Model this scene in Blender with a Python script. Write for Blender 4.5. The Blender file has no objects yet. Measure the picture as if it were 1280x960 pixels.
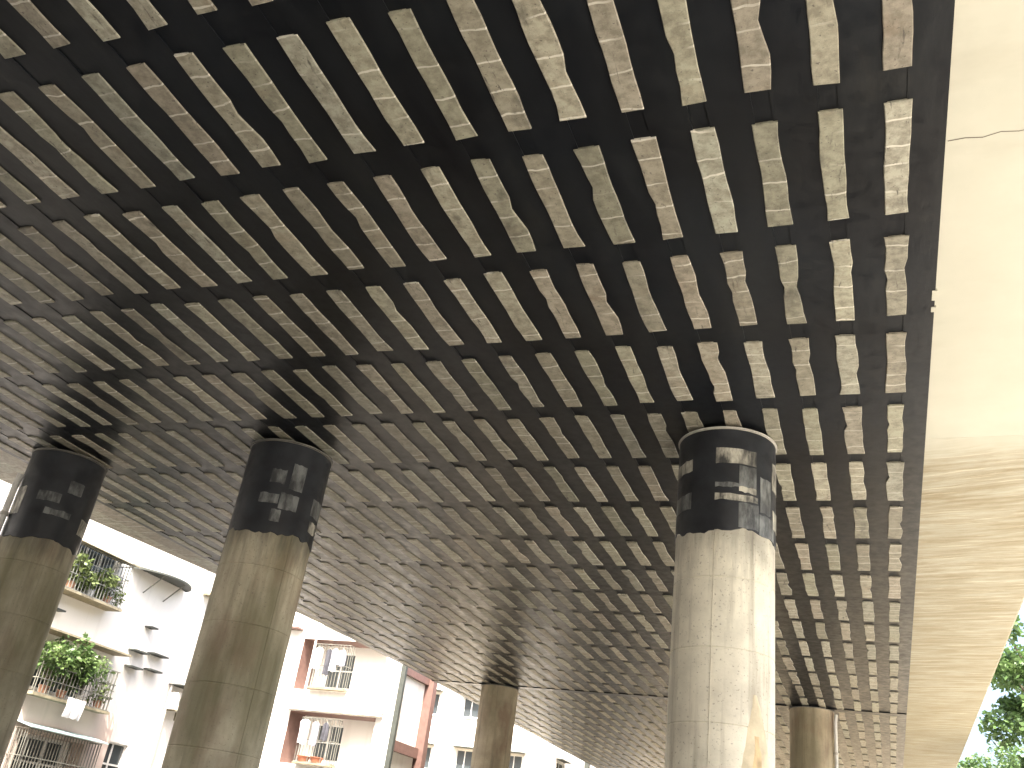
import bpy, math, random
import numpy as np
from mathutils import Matrix, Vector

random.seed(7)
rng = np.random.default_rng(11)
S = bpy.context.scene
C = S.collection
PI = math.pi

# ------------------------------------------------------------------ camera
CAM_Z = 1.6
A_, E_, R_ = -0.40929634, 0.47687891, 0.14549483
FPX = 1164.93
fwd = Vector((math.sin(A_)*math.cos(E_), math.cos(A_)*math.cos(E_), math.sin(E_)))
r0 = Vector((math.cos(A_), -math.sin(A_), 0))
u0 = r0.cross(fwd)
right = math.cos(R_)*r0 + math.sin(R_)*u0
up = -math.sin(R_)*r0 + math.cos(R_)*u0
cd = bpy.data.cameras.new('camera')
cam = bpy.data.objects.new('camera', cd)
C.objects.link(cam)
M3 = Matrix((right, up, -fwd)).transposed()
cam.matrix_world = Matrix.Translation((0, 0, CAM_Z)) @ M3.to_4x4()
cd.sensor_width = 36
cd.lens = 36*FPX/1280
cd.clip_end = 3000
cd.clip_start = 0.05
S.camera = cam

# ------------------------------------------------------------------ world, sun, exposure
SUN_EL, SUN_AZ = math.radians(58), math.radians(158)     # azimuth clockwise from +Y
world = bpy.data.worlds.new('World')
S.world = world
world.use_nodes = True
wn = world.node_tree.nodes
wl = world.node_tree.links
sky = wn.new('ShaderNodeTexSky')
sky.sky_type = 'NISHITA'
sky.sun_disc = False
sky.sun_elevation = SUN_EL
sky.sun_rotation = SUN_AZ
sky.dust_density = 8.0
sky.air_density = 1.0
sky.ozone_density = 1.0
bg = wn['Background']
bg.inputs['Strength'].default_value = 0.14
wl.new(sky.outputs[0], bg.inputs['Color'])

sd = bpy.data.lights.new('sun', 'SUN')
sd.energy = 4.0
sd.angle = math.radians(0.6)
sd.color = (1.0, 0.95, 0.87)
sun = bpy.data.objects.new('sun', sd)
C.objects.link(sun)
sdir = Vector((math.sin(SUN_AZ)*math.cos(SUN_EL), math.cos(SUN_AZ)*math.cos(SUN_EL), math.sin(SUN_EL)))
sun.rotation_euler = sdir.to_track_quat('Z', 'Y').to_euler()
sun.location = (20, -20, 40)

S.render.engine = 'CYCLES'
S.cycles.max_bounces = 7
S.cycles.diffuse_bounces = 4
S.cycles.glossy_bounces = 3
S.view_settings.view_transform = 'Standard'
S.view_settings.look = 'None'
S.view_settings.exposure = 2.4
S.view_settings.gamma = 1.0

# ------------------------------------------------------------------ node helpers
def mat(name):
    m = bpy.data.materials.new(name)
    m.use_nodes = True
    nt = m.node_tree
    return m, nt, nt.nodes['Principled BSDF']

def N(nt, t, **kw):
    n = nt.nodes.new(t)
    for k, v in kw.items():
        if k in n.inputs.keys() if not hasattr(n, k) else False:
            n.inputs[k].default_value = v
        else:
            setattr(n, k, v)
    return n

def setin(n, **kw):
    for k, v in kw.items():
        n.inputs[k].default_value = v
    return n

def ramp(nt, fac, stops):
    r = nt.nodes.new('ShaderNodeValToRGB')
    cr = r.color_ramp
    while len(cr.elements) < len(stops):
        cr.elements.new(0.5)
    for e, (p, c) in zip(cr.elements, stops):
        e.position = p
        e.color = (c, c, c, 1) if isinstance(c, (int, float)) else (*c, 1)
    nt.links.new(fac, r.inputs[0])
    return r.outputs[0]

def math_(nt, op, a, b=None, c=None):
    n = nt.nodes.new('ShaderNodeMath')
    n.operation = op
    for i, v in enumerate((a, b, c)):
        if v is None:
            continue
        if isinstance(v, (int, float)):
            n.inputs[i].default_value = v
        else:
            nt.links.new(v, n.inputs[i])
    return n.outputs[0]

def mix(nt, fac, a, b, blend='MIX'):
    n = nt.nodes.new('ShaderNodeMix')
    n.data_type = 'RGBA'
    n.blend_type = blend
    n.clamp_result = False
    def put(i, v):
        if isinstance(v, (int, float)):
            n.inputs[i].default_value = v
        elif isinstance(v, tuple):
            n.inputs[i].default_value = (*v, 1)
        else:
            nt.links.new(v, n.inputs[i])
    put(0, fac); put(6, a); put(7, b)
    return n.outputs[2]

def position(nt):
    return nt.nodes.new('ShaderNodeNewGeometry').outputs['Position']

def noise(nt, vec, scale, detail=4, rough=0.55, dist=0.0, dims='3D'):
    n = nt.nodes.new('ShaderNodeTexNoise')
    n.noise_dimensions = dims
    n.inputs['Scale'].default_value = scale
    n.inputs['Detail'].default_value = detail
    n.inputs['Roughness'].default_value = rough
    n.inputs['Distortion'].default_value = dist
    if vec is not None:
        nt.links.new(vec, n.inputs['Vector'])
    return n.outputs['Fac']

def scaled(nt, vec, s):
    n = nt.nodes.new('ShaderNodeVectorMath')
    n.operation = 'MULTIPLY'
    nt.links.new(vec, n.inputs[0])
    n.inputs[1].default_value = s
    return n.outputs[0]

def bump(nt, bsdf, h, strength=0.3, dist=0.01):
    b = nt.nodes.new('ShaderNodeBump')
    b.inputs['Strength'].default_value = strength
    b.inputs['Distance'].default_value = dist
    nt.links.new(h, b.inputs['Height'])
    nt.links.new(b.outputs[0], bsdf.inputs['Normal'])

def simple(name, col, rough=0.7, var=0.25, scale=3.0, bump_s=0.15, metal=0.0, stretch=(1, 1, 1)):
    m, nt, b = mat(name)
    p = scaled(nt, position(nt), stretch)
    n1 = noise(nt, p, scale, 5)
    f = ramp(nt, n1, [(0.3, 1-var), (0.7, 1+var)])
    c = mix(nt, 1.0, tuple(col), f, 'MULTIPLY')
    nt.links.new(c, b.inputs['Base Color'])
    b.inputs['Roughness'].default_value = rough
    b.inputs['Metallic'].default_value = metal
    if bump_s:
        bump(nt, b, noise(nt, p, scale*8, 4), bump_s, 0.01)
    return m

# ------------------------------------------------------------------ mesh helpers
class MB:
    def __init__(self):
        self.v = []
        self.f = []
    def quad(self, a, b, c, d):
        n = len(self.v)
        self.v += [tuple(a), tuple(b), tuple(c), tuple(d)]
        self.f.append((n, n+1, n+2, n+3))
        return self
    def box(self, x0, x1, y0, y1, z0, z1):
        n = len(self.v)
        self.v += [(x0, y0, z0), (x1, y0, z0), (x1, y1, z0), (x0, y1, z0),
                   (x0, y0, z1), (x1, y0, z1), (x1, y1, z1), (x0, y1, z1)]
        self.f += [tuple(n+i for i in q) for q in ((0, 3, 2, 1), (4, 5, 6, 7), (0, 1, 5, 4), (1, 2, 6, 5), (2, 3, 7, 6), (3, 0, 4, 7))]
        return self
    def prism(self, poly, z0, z1):
        n = len(self.v); k = len(poly)
        self.v += [(x, y, z0) for x, y in poly]+[(x, y, z1) for x, y in poly]
        self.f.append(tuple(n+i for i in reversed(range(k))))
        self.f.append(tuple(n+k+i for i in range(k)))
        for i in range(k):
            j = (i+1) % k
            self.f.append((n+i, n+j, n+k+j, n+k+i))
        return self
    def lathe(self, prof, seg=48, cx=0, cy=0, a0=0, a1=2*PI, close=True):
        n = len(self.v); m = len(prof)
        for s in range(seg if close else seg+1):
            a = a0+(a1-a0)*s/seg
            for r, z in prof:
                self.v.append((cx+r*math.cos(a), cy+r*math.sin(a), z))
        for s in range(seg):
            t = (s+1) % seg if close else s+1
            for i in range(m-1):
                self.f.append((n+s*m+i, n+t*m+i, n+t*m+i+1, n+s*m+i+1))
        return self
    def tube(self, pts, r, seg=8):
        pts = [Vector(p) for p in pts]
        rs = r if isinstance(r, (list, tuple)) else [r]*len(pts)
        n = len(self.v)
        ref = Vector((0.31, 0.17, 0.93))
        for i, p in enumerate(pts):
            d = (pts[min(i+1, len(pts)-1)]-pts[max(i-1, 0)]).normalized()
            if abs(d.dot(ref)) > 0.98:
                ref = Vector((0.9, 0.3, 0.1))
            a = d.cross(ref).normalized(); b = d.cross(a)
            for s in range(seg):
                t = 2*PI*s/seg
                self.v.append(tuple(p+rs[i]*(math.cos(t)*a+math.sin(t)*b)))
        for i in range(len(pts)-1):
            for s in range(seg):
                t = (s+1) % seg
                self.f.append((n+i*seg+s, n+i*seg+t, n+(i+1)*seg+t, n+(i+1)*seg+s))
        self.f.append(tuple(n+s for s in range(seg)))
        self.f.append(tuple(n+(len(pts)-1)*seg+s for s in reversed(range(seg))))
        return self
    def mesh(self, name, m, smooth=False):
        me = bpy.data.meshes.new(name)
        me.from_pydata(self.v, [], self.f)
        me.update()
        if smooth:
            me.polygons.foreach_set('use_smooth', [True]*len(me.polygons))
            me.set_sharp_from_angle(angle=math.radians(35))
        me.materials.append(m)
        return me
    def build(self, name, m, parent=None, smooth=False, label=None, kind=None):
        o = bpy.data.objects.new(name, self.mesh(name, m, smooth))
        C.objects.link(o)
        if parent is not None:
            o.parent = parent
            o.matrix_parent_inverse = Matrix.Identity(4)
            if parent.type == 'EMPTY' or parent.location.length:
                w = world_loc(parent)
                o.location = -w
        if label:
            o['label'] = label
        if kind:
            o['kind'] = kind
        return o

def world_loc(o):
    v = Vector(o.location)
    while o.parent is not None:
        o = o.parent
        v += Vector(o.location)
    return v

def thing(name, label, cat, loc=(0, 0, 0), group=None):
    o = bpy.data.objects.new(name, None)
    o.empty_display_size = 0.3
    C.objects.link(o)
    o.location = loc
    o['label'] = label
    o['category'] = cat
    if group:
        o['group'] = group
    return o

def tag(o, label, cat, group=None):
    o['label'] = label
    o['category'] = cat
    if group:
        o['group'] = group
    return o

def struct(o):
    o['kind'] = 'structure'
    return o

# ------------------------------------------------------------------ dimensions of the viaduct
H = 6.5                       # soffit above the camera
ZD = CAM_Z+H                  # soffit above the ground
PX, LXC, LHW = 0.0893*H, 0.0605*H, 0.0174*H      # girder pitch, first panel centre, panel half width
PY, DY0 = 0.305*H, 1.01*H                        # cross beam pitch, one cross beam centre
CW = 0.033*H                                     # cross beam half width
NCOL = 31
J0, J1 = -24, 33                                  # cross beam indices; unseen rear added to block light, end cut to admit it
Y0, Y1 = DY0+J0*PY, DY0+J1*PY
XE = 0.125*H                                     # right edge of the grid
XL = LXC-(NCOL-1)*PX-PX/2                        # left edge of the grid
XW = 0.462*H                                     # tip of the wing
PROUD = 0.018

# ------------------------------------------------------------------ materials: concrete of the viaduct
def mat_beam():
    m, nt, b = mat('sooty_beam')
    p = position(nt)
    n1 = noise(nt, scaled(nt, p, (1, .25, 1)), 2.2, 6)
    n2 = noise(nt, p, 0.35, 3)
    c = ramp(nt, n1, [(0.3, (.004, .004, .005)), (0.62, (.009, .010, .011)), (0.85, (.022, .021, .018))])
    c = mix(nt, ramp(nt, n2, [(0.4, 0.0), (0.7, 0.5)]), c, (.008, .011, .016))
    nt.links.new(c, b.inputs['Base Color'])
    r = ramp(nt, noise(nt, p, 6, 4), [(0.3, 0.30), (0.7, 0.48)])
    nt.links.new(r, b.inputs['Roughness'])
    b.inputs['Specular IOR Level'].default_value = 0.22
    h = noise(nt, scaled(nt, p, (1, .3, 1)), 9, 5)
    bump(nt, b, h, 0.22, 0.012)
    return m

def mat_panel():
    m, nt, b = mat('soffit_concrete')
    p = position(nt)
    sep = nt.nodes.new('ShaderNodeSeparateXYZ')
    nt.links.new(p, sep.inputs[0])
    ix = math_(nt, 'FLOOR', math_(nt, 'DIVIDE', math_(nt, 'SUBTRACT', sep.outputs[0], LXC-PX/2), PX))
    iy = math_(nt, 'FLOOR', math_(nt, 'DIVIDE', math_(nt, 'SUBTRACT', sep.outputs[1], DY0), PY))
    cid = nt.nodes.new('ShaderNodeCombineXYZ')
    nt.links.new(ix, cid.inputs[0]); nt.links.new(iy, cid.inputs[1])
    wnz = nt.nodes.new('ShaderNodeTexWhiteNoise')
    wnz.noise_dimensions = '2D'
    nt.links.new(cid.outputs[0], wnz.inputs['Vector'])
    rnd, rcol = wnz.outputs['Value'], wnz.outputs['Color']
    base = ramp(nt, rnd, [(0.0, (.27, .25, .19)), (0.2, (.36, .34, .26)), (0.4, (.30, .295, .215)), (0.6, (.31, .275, .215)), (0.8, (.38, .36, .285)), (1.0, (.33, .33, .26))])
    n1 = noise(nt, p, 8.0, 8, 0.72)
    n2 = noise(nt, scaled(nt, p, (1, 1.6, 1)), 1.3, 4)
    c = mix(nt, ramp(nt, n1, [(0.38, 0.70), (0.60, 0.0)]), base, (.13, .115, .082))
    c = mix(nt, ramp(nt, n2, [(0.60, 0.0), (0.78, 0.5)]), c, (.20, .14, .09))
    # pale mortar smears across the pad, at uneven spacing
    vy = math_(nt, 'ADD', math_(nt, 'MULTIPLY', sep.outputs[1], 2.6), math_(nt, 'MULTIPLY', rnd, 37.0))
    vy = math_(nt, 'ADD', vy, math_(nt, 'MULTIPLY', noise(nt, p, 3.0, 2), 0.35))
    vo = nt.nodes.new('ShaderNodeTexVoronoi')
    vo.voronoi_dimensions = '1D'
    vo.feature = 'DISTANCE_TO_EDGE'
    vo.inputs['Scale'].default_value = 1.0
    nt.links.new(vy, vo.inputs['W'])
    line = math_(nt, 'LESS_THAN', vo.outputs['Distance'], 0.03)
    on = ramp(nt, noise(nt, p, 1.1, 2), [(0.40, 0.0), (0.52, 0.9)])
    lm = math_(nt, 'MULTIPLY', line, on)
    c = mix(nt, lm, c, (.58, .55, .47))
    drk = noise(nt, scaled(nt, p, (1.5, .8, 1)), 2.1, 5, 0.6)
    c = mix(nt, ramp(nt, drk, [(0.58, 0.0), (0.72, 0.7)]), c, (.08, .072, .055))
    sc = noise(nt, scaled(nt, p, (9, 1.3, 1)), 2.0, 6, 0.7, 0.6)
    c = mix(nt, math_(nt, 'MULTIPLY', ramp(nt, sc, [(0.60, 0.0), (0.66, 0.9)]), ramp(nt, noise(nt, p, .9, 2), [(0.45, 0.0), (0.6, 1.0)])), c, (.05, .042, .034))
    gl = math_(nt, 'MULTIPLY', wnz.outputs['Value'], 1.0)
    sepc = nt.nodes.new('ShaderNodeSeparateColor'); nt.links.new(rcol, sepc.inputs[0])
    c = mix(nt, 1.0, c, ramp(nt, sepc.outputs[1], [(0.0, 0.72), (0.5, 0.94), (1.0, 1.12)]), 'MULTIPLY')
    # dark pits
    pits = ramp(nt, noise(nt, p, 26, 3), [(0.30, 0.8), (0.36, 0.0)])
    c = mix(nt, pits, c, (.07, .06, .05))
    nt.links.new(c, b.inputs['Base Color'])
    b.inputs['Roughness'].default_value = 0.55
    hh = math_(nt, 'ADD', n1, math_(nt, 'MULTIPLY', lm, 0.6))
    bump(nt, b, hh, 0.5, 0.012)
    return m

def mat_wing(rough_boards):
    m, nt, b = mat('cream_boarded_concrete' if rough_boards else 'cream_smooth_concrete')
    p = position(nt)
    n1 = noise(nt, p, 0.8, 5)
    c = ramp(nt, n1, [(0.3, (.42, .41, .335)), (0.7, (.48, .465, .385))])
    if rough_boards:
        mp = nt.nodes.new('ShaderNodeMapping')
        mp.inputs['Rotation'].default_value = (0, 0, math.radians(11))
        nt.links.new(p, mp.inputs['Vector'])
        wob = nt.nodes.new('ShaderNodeVectorMath'); wob.operation = 'ADD'
        wv = nt.nodes.new('ShaderNodeTexNoise'); wv.inputs['Scale'].default_value = .55; wv.inputs['Detail'].default_value = 3
        nt.links.new(p, wv.inputs['Vector'])
        nt.links.new(mp.outputs[0], wob.inputs[0])
        nt.links.new(scaled(nt, wv.outputs['Color'], (.0, .35, 0)), wob.inputs[1])
        sy = nt.nodes.new('ShaderNodeSeparateXYZ'); nt.links.new(p, sy.inputs[0])
        fade = nt.nodes.new('ShaderNodeMapRange')
        nt.links.new(math_(nt, 'ADD', sy.outputs[1], math_(nt, 'MULTIPLY', noise(nt, p, 1.5, 3), 1.2)), fade.inputs[0])
        fade.inputs[1].default_value = 14.3; fade.inputs[2].default_value = 15.6
        g = noise(nt, scaled(nt, wob.outputs[0], (0.7, 5.5, 1)), 1.0, 8, 0.72, 0.25)
        c = mix(nt, math_(nt, 'MULTIPLY', fade.outputs[0], ramp(nt, g, [(0.38, 0.95), (0.66, 0.30)])), c, (.235, .19, .105))
        g2 = noise(nt, scaled(nt, wob.outputs[0], (0.8, 15, 1)), 1.0, 6, 0.7, 0.2)
        c = mix(nt, math_(nt, 'MULTIPLY', fade.outputs[0], ramp(nt, g2, [(0.56, 0.0), (0.64, 0.7)])), c, (.52, .475, .36))
        bump(nt, b, math_(nt, 'MULTIPLY', fade.outputs[0], math_(nt, 'ADD', g, g2)), 0.7, 0.025)
    else:
        s = noise(nt, scaled(nt, p, (.5, 1.2, 1)), 0.9, 5)
        c = mix(nt, ramp(nt, s, [(0.60, 0.0), (0.78, 0.35)]), c, (.30, .265, .20))
        bump(nt, b, noise(nt, p, 14, 4), 0.08, 0.01)
    nt.links.new(c, b.inputs['Base Color'])
    b.inputs['Roughness'].default_value = 0.75
    return m

def mat_column(name, tint, moss, brown, soot=.55):
    m, nt, b = mat(name)
    tc = nt.nodes.new('ShaderNodeTexCoord')
    p = position(nt)
    n1 = noise(nt, p, 1.6, 6, 0.6)
    c = ramp(nt, n1, [(0.25, tuple(t*0.72 for t in tint)), (0.55, tuple(tint)), (0.8, tuple(min(.8, t*1.15) for t in tint))])
    st = noise(nt, scaled(nt, p, (5, 5, .35)), 1.0, 5, 0.6)
    c = mix(nt, ramp(nt, st, [(0.50, 0.0), (0.70, 0.6)]), c, (.17, .145, .10))
    ms = noise(nt, scaled(nt, p, (1.3, 1.3, .45)), 0.9, 5)
    c = mix(nt, ramp(nt, ms, [(0.40, 0.0), (0.62, moss)]), c, (.125, .115, .05))
    br = noise(nt, scaled(nt, p, (1.1, 1.1, .5)), 1.3, 4)
    c = mix(nt, ramp(nt, br, [(0.48, 0.0), (0.68, brown)]), c, (.20, .13, .085))
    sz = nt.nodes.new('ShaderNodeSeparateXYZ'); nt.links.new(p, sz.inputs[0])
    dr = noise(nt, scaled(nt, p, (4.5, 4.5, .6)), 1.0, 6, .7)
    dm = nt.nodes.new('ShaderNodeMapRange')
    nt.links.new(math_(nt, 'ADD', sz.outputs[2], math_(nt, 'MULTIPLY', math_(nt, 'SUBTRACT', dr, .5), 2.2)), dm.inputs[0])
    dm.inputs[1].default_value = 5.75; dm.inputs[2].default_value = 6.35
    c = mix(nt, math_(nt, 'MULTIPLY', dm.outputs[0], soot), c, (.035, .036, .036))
    sp = noise(nt, p, 30, 3)
    c = mix(nt, ramp(nt, sp, [(0.30, 0.6), (0.38, 0.0)]), c, (.16, .14, .11))
    nt.links.new(c, b.inputs['Base Color'])
    b.inputs['Roughness'].default_value = 0.7
    bump(nt, b, math_(nt, 'ADD', n1, noise(nt, p, 40, 3)), 0.18, 0.01)
    return m

M_beam = mat_beam()
M_panel = mat_panel()
M_wing_a = mat_wing(False)
M_wing_b = mat_wing(True)
M_deck = simple('deck_concrete', (.34, .33, .30), 0.8, 0.2, 1.5)
M_crack = simple('crack_dark', (.12, .105, .08), 0.9, 0.1)

# ------------------------------------------------------------------ ground, road, pavement
M_pave = None
def mat_ground():
    m, nt, b = mat('ground_asphalt')
    p = position(nt)
    n = noise(nt, p, 0.6, 6)
    c = ramp(nt, n, [(0.3, (.045, .043, .040)), (0.7, (.065, .062, .057))])
    nt.links.new(c, b.inputs['Base Color'])
    b.inputs['Roughness'].default_value = 0.9
    bump(nt, b, noise(nt, p, 12, 5), 0.3, 0.02)
    return m
M_ground = mat_ground()
M_road = simple('road_concrete', (.50, .48, .43), 0.9, 0.2, 1.2, 0.3)
M_bounce = simple('sandy_bounce_paving', (.36, .29, .18), 0.9, 0.15, 1.0, 0.2)
M_kerb = simple('kerb_stone', (.40, .39, .37), 0.85, 0.15, 3)
M_line = simple('road_paint', (.75, .75, .72), 0.7, 0.12, 5)
struct(MB().quad((-800, -800, 0), (800, -800, 0), (800, 800, 0), (-800, 800, 0)).build('ground', M_ground))
struct(MB().quad((3.2, -200, .004), (18.5, -200, .004), (18.5, 400, .004), (3.2, 400, .004)).build('road', M_road))  # unseen; made pale and set close to bounce light under the deck
struct(MB().quad((-60, 36, .004), (2.9, 36, .004), (2.9, 300, .004), (-60, 300, .004)).build('bounce_plaza', M_bounce))  # unseen paving added to bounce warm light onto the far soffit
mk = MB()
for i in range(-10, 40):
    mk.quad((11.92, i*6, .008), (12.08, i*6, .008), (12.08, i*6+3, .008), (11.92, i*6+3, .008))
struct(mk.build('road_marking', M_line))
for x0 in (3.0, 18.5):
    struct(MB().box(x0, x0+.2, -200, 400, -.02, .13).build('kerb', M_kerb))

# ------------------------------------------------------------------ viaduct deck
deck = thing('viaduct_deck', 'concrete road viaduct seen from below, dark beam grid with pale soffit pads', 'viaduct', (0, 0, ZD))
MB().box(XL-.05, XE-.004, Y0, Y1, ZD+.10, ZD+1.0).build('deck_slab', M_deck, deck)
# girders between the pads, run lengthwise
for k in range(NCOL+1):
    xc = LXC+PX/2-k*PX
    if k == 0:
        x0, x1 = LXC+LHW-.03, XE
    elif k == NCOL:
        x0, x1 = XL, LXC-(NCOL-1)*PX-LHW+.03
    else:
        x0, x1 = xc-(PX/2-LHW)-.03, xc+(PX/2-LHW)+.03
    dz = float(rng.uniform(0, .004))
    mb = MB()
    ys = np.arange(Y0, Y1+.01, PY/2)
    n0 = len(mb.v)
    w = rng.uniform(-.003, .003, len(ys))
    for y, e in zip(ys, w):
        mb.v += [(x0, y, ZD+.13), (x0, y, ZD+dz+e), (x1, y, ZD+dz+e), (x1, y, ZD+.13)]
    for i in range(len(ys)-1):
        a = i*4
        for q in range(3):
            mb.f.append((a+q, a+q+1, a+q+5, a+q+4))
    mb.f.append((0, 1, 2, 3)); a = (len(ys)-1)*4; mb.f.append((a+3, a+2, a+1, a))
    mb.build('girder', M_beam, deck)
ROWJ = 15        # cross beam over the second row of columns drops lower
for j in range(J0, J1+1):
    yc = DY0+j*PY
    drop = -.012
    cwj = CW
    if j in (ROWJ,):
        drop, cwj = .03, CW*1.1
    MB().box(XL+.01, XE-.012, yc-cwj, yc+cwj, ZD-drop if drop > 0 else ZD+.012, ZD+.12).build('cross_beam', M_beam, deck)

# proud pads: a few wavy outlines shared by all copies
def pad_mesh(i, r):
    n = 9
    L = PY/2-CW
    def side(s):
        xs = np.zeros(n)
        xs += r.normal(0, .012, n)
        xs[1:-1] = (xs[:-2]+xs[1:-1]*2+xs[2:])/3
        return s*(LHW+xs+r.normal(0, .006))
    ys = np.linspace(-L, L, n)
    xl, xr = side(-1), side(1)
    if r.random() < .4:
        k = r.integers(2, n-2); xr[k] -= .035; xr[k+1 if k < n-2 else k] -= .015
    if r.random() < .4:
        k = r.integers(2, n-2); xl[k] += .03
    y0 = -L-abs(r.normal(0, .03)); y1 = L+abs(r.normal(0, .03))
    ysl = ys.copy(); ysl[0] = y0+r.normal(0, .01); ysl[-1] = y1
    ysr = ys.copy(); ysr[0] = y0; ysr[-1] = y1+r.normal(0, .01)
    mb = MB()
    b = .008
    for q in range(n):
        z = -PROUD+r.normal(0, .0025)
        mb.v += [(xl[q], ysl[q], .09), (xl[q], ysl[q], z+b), (xl[q]+b, ysl[q]+(b if q == 0 else -b if q == n-1 else 0), z),
                 (xr[q]-b, ysr[q]+(b if q == 0 else -b if q == n-1 else 0), z), (xr[q], ysr[q], z+b), (xr[q], ysr[q], .09)]
    for q in range(n-1):
        a = q*6
        for t in range(5):
            mb.f.append((a+t, a+t+6, a+t+7, a+t+1))
    a = (n-1)*6
    mb.f.append((0, 1, 4, 5)); mb.f.append((1, 2, 3, 4))
    mb.f.append((a+5, a+4, a+1, a)); mb.f.append((a+4, a+3, a+2, a+1))
    return mb
VAR = [pad_mesh(i, rng) for i in range(30)]
VME = [v.mesh('soffit_panel', M_panel) for v in VAR]

def project(P):
    v = Vector(P)-Vector((0, 0, CAM_Z))
    d = v.dot(fwd)
    if d < .3:
        return None
    return 640+FPX*v.dot(right)/d, 480-FPX*v.dot(up)/d

cells = []
for k in range(NCOL):
    for j in range(J0, J1):
        if j in (ROWJ-1, ROWJ):
            pass
        x, y = LXC-k*PX, DY0+(j+.5)*PY
        pr = [project((x+sx*LHW, y+sy*(PY/2-CW), ZD)) for sx, sy in ((-1, -1), (1, -1), (1, 1), (-1, 1))]
        area = 0
        if all(pr):
            inside = any(-20 < a < 1300 and -20 < b_ < 980 for a, b_ in pr)
            if inside:
                area = abs(sum(pr[i][0]*pr[(i+1) % 4][1]-pr[(i+1) % 4][0]*pr[i][1] for i in range(4)))/2
        cells.append((area, x, y, random.randrange(30)))
cells.sort(key=lambda c: -c[0])
for area, x, y, v in cells[:300]:
    o = bpy.data.objects.new('soffit_panel', VME[v])
    C.objects.link(o)
    o.parent = deck
    o.location = (x, y, 0)
rest = MB()
for area, x, y, v in cells[300:]:
    n = len(rest.v)
    rest.v += [(a+x, b_+y, c+ZD) for a, b_, c in VAR[v].v]
    rest.f += [tuple(n+i for i in f) for f in VAR[v].f]
rest.build('distant_soffit_panels', M_panel, deck, kind='stuff')

# wings
def wing_seg(y0, y1, m, name='wing_slab', label=None, dz=0):
    mb = MB()
    n = len(mb.v)
    prof = [(XE+.003, ZD+.02+dz), (XE+.7, ZD+.028+dz), (XW-.05, ZD+.05+dz), (XW, ZD+.09+dz), (XW, ZD+.55), (XE+.003, ZD+.75)]
    for y in (y0, y1):
        mb.v += [(x, y, z) for x, z in prof]
    k = len(prof)
    for i in range(k):
        t = (i+1) % k
        mb.f.append((i, t, k+t, k+i))
    mb.f.append(tuple(range(k))[::-1]); mb.f.append(tuple(range(k, 2*k)))
    return mb.build(name, m, deck, label=label)
wing_seg(Y0, 13.9, M_wing_a, label='smooth cream underside of the overhanging slab')
wing_seg(13.904, Y1, M_wing_b, label='cream underside with coarse board grain', dz=0)
MB().box(XW-.3, XW-.02, Y0, Y1, ZD+.56, ZD+1.45).build('parapet', M_deck, deck)
# left edge strip, widening towards the camera
le = [(XL, Y1), (XL-.02, 34)]
for t, ex in ((5.1, -2.665), (4.2, -2.70), (3.4, -2.765), (2.7, -2.87), (1.8, -2.99), (0.6, -3.10)):
    le.append((ex*H if ex*H < XL-.02 else XL-.03, t*H))
le += [(-3.15*H, Y0), (XL, Y0)]
MB().prism(le, ZD+.004, ZD+.9).build('edge_slab', M_panel, deck)
# crack in the wing: a thin sunken-looking ragged strip
cr = MB()
pts = []
for i in range(15):
    t = i/14
    pts.append((XE+.02+t*(XW-.12-XE), 7.38-.10*t+float(rng.normal(0, .022))))
for i in range(14):
    (xa, ya), (xb, yb) = pts[i], pts[i+1]
    wa, wb = .007*(1-i/17), .007*(1-(i+1)/17)
    za = ZD+.0165; 
    zof = lambda x: ZD+.02+(x-XE)*.0115 if x < XE+.7 else ZD+.028+(x-XE-.7)*.0153
    cr.quad((xa, ya-wa, zof(xa)-.002), (xb, yb-wb, zof(xb)-.002), (xb, yb+wb, zof(xb)-.002), (xa, ya+wa, zof(xa)-.002))
cr.build('crack', M_crack, deck)
# small chips of cream concrete on the lip of the edge girder
for yy, w_ in ((9.95, .10), (10.25, .05)):
    MB().box(XE-.035, XE+.02, yy-w_, yy+w_, ZD-.012, ZD+.03).build('chip', M_wing_a, deck)

# ------------------------------------------------------------------ columns
M_cap = None
def mat_cap():
    m, nt, b = mat('glossy_black_wrap')
    p = position(nt)
    c = ramp(nt, noise(nt, p, 2.5, 5), [(0.3, (.007, .008, .011)), (0.7, (.022, .025, .030))])
    nt.links.new(c, b.inputs['Base Color'])
    nt.links.new(ramp(nt, noise(nt, p, 4, 5), [(0.3, .28), (0.7, .6)]), b.inputs['Roughness'])
    bump(nt, b, noise(nt, p, 5, 4), 0.25, 0.01)
    return m
M_cap = mat_cap()
def mat_smudged_refl(name, col):
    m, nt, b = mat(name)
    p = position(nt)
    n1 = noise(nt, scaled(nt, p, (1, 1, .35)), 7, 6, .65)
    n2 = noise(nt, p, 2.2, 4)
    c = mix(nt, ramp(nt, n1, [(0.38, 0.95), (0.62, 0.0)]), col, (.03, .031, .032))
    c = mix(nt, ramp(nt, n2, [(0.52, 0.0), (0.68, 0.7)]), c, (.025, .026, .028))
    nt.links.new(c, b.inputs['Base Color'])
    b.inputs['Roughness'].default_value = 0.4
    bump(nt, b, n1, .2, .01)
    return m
M_refl = mat_smudged_refl('pale_painted_refl', (.50, .48, .40))  # pale and grey tones of the beam grid mirrored in the sleeve, painted in
M_refl_g = mat_smudged_refl('grey_painted_refl', (.19, .20, .195))
M_pad = simple('bearing_pad', (.42, .40, .36), 0.7, 0.2, 4)
M_rim = simple('grimy_rim', (.13, .125, .11), 0.7, 0.3, 4)
M_pipe = simple('white_pipe', (.62, .61, .57), 0.45, 0.15, 4, 0.05)
M_stain = simple('tan_plaster', (.52, .45, .31), 0.8, 0.25, 3, 0.3)
M_rust = simple('rust_stain', (.48, .36, .2), 0.8, 0.3, 5, 0.3)

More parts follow.
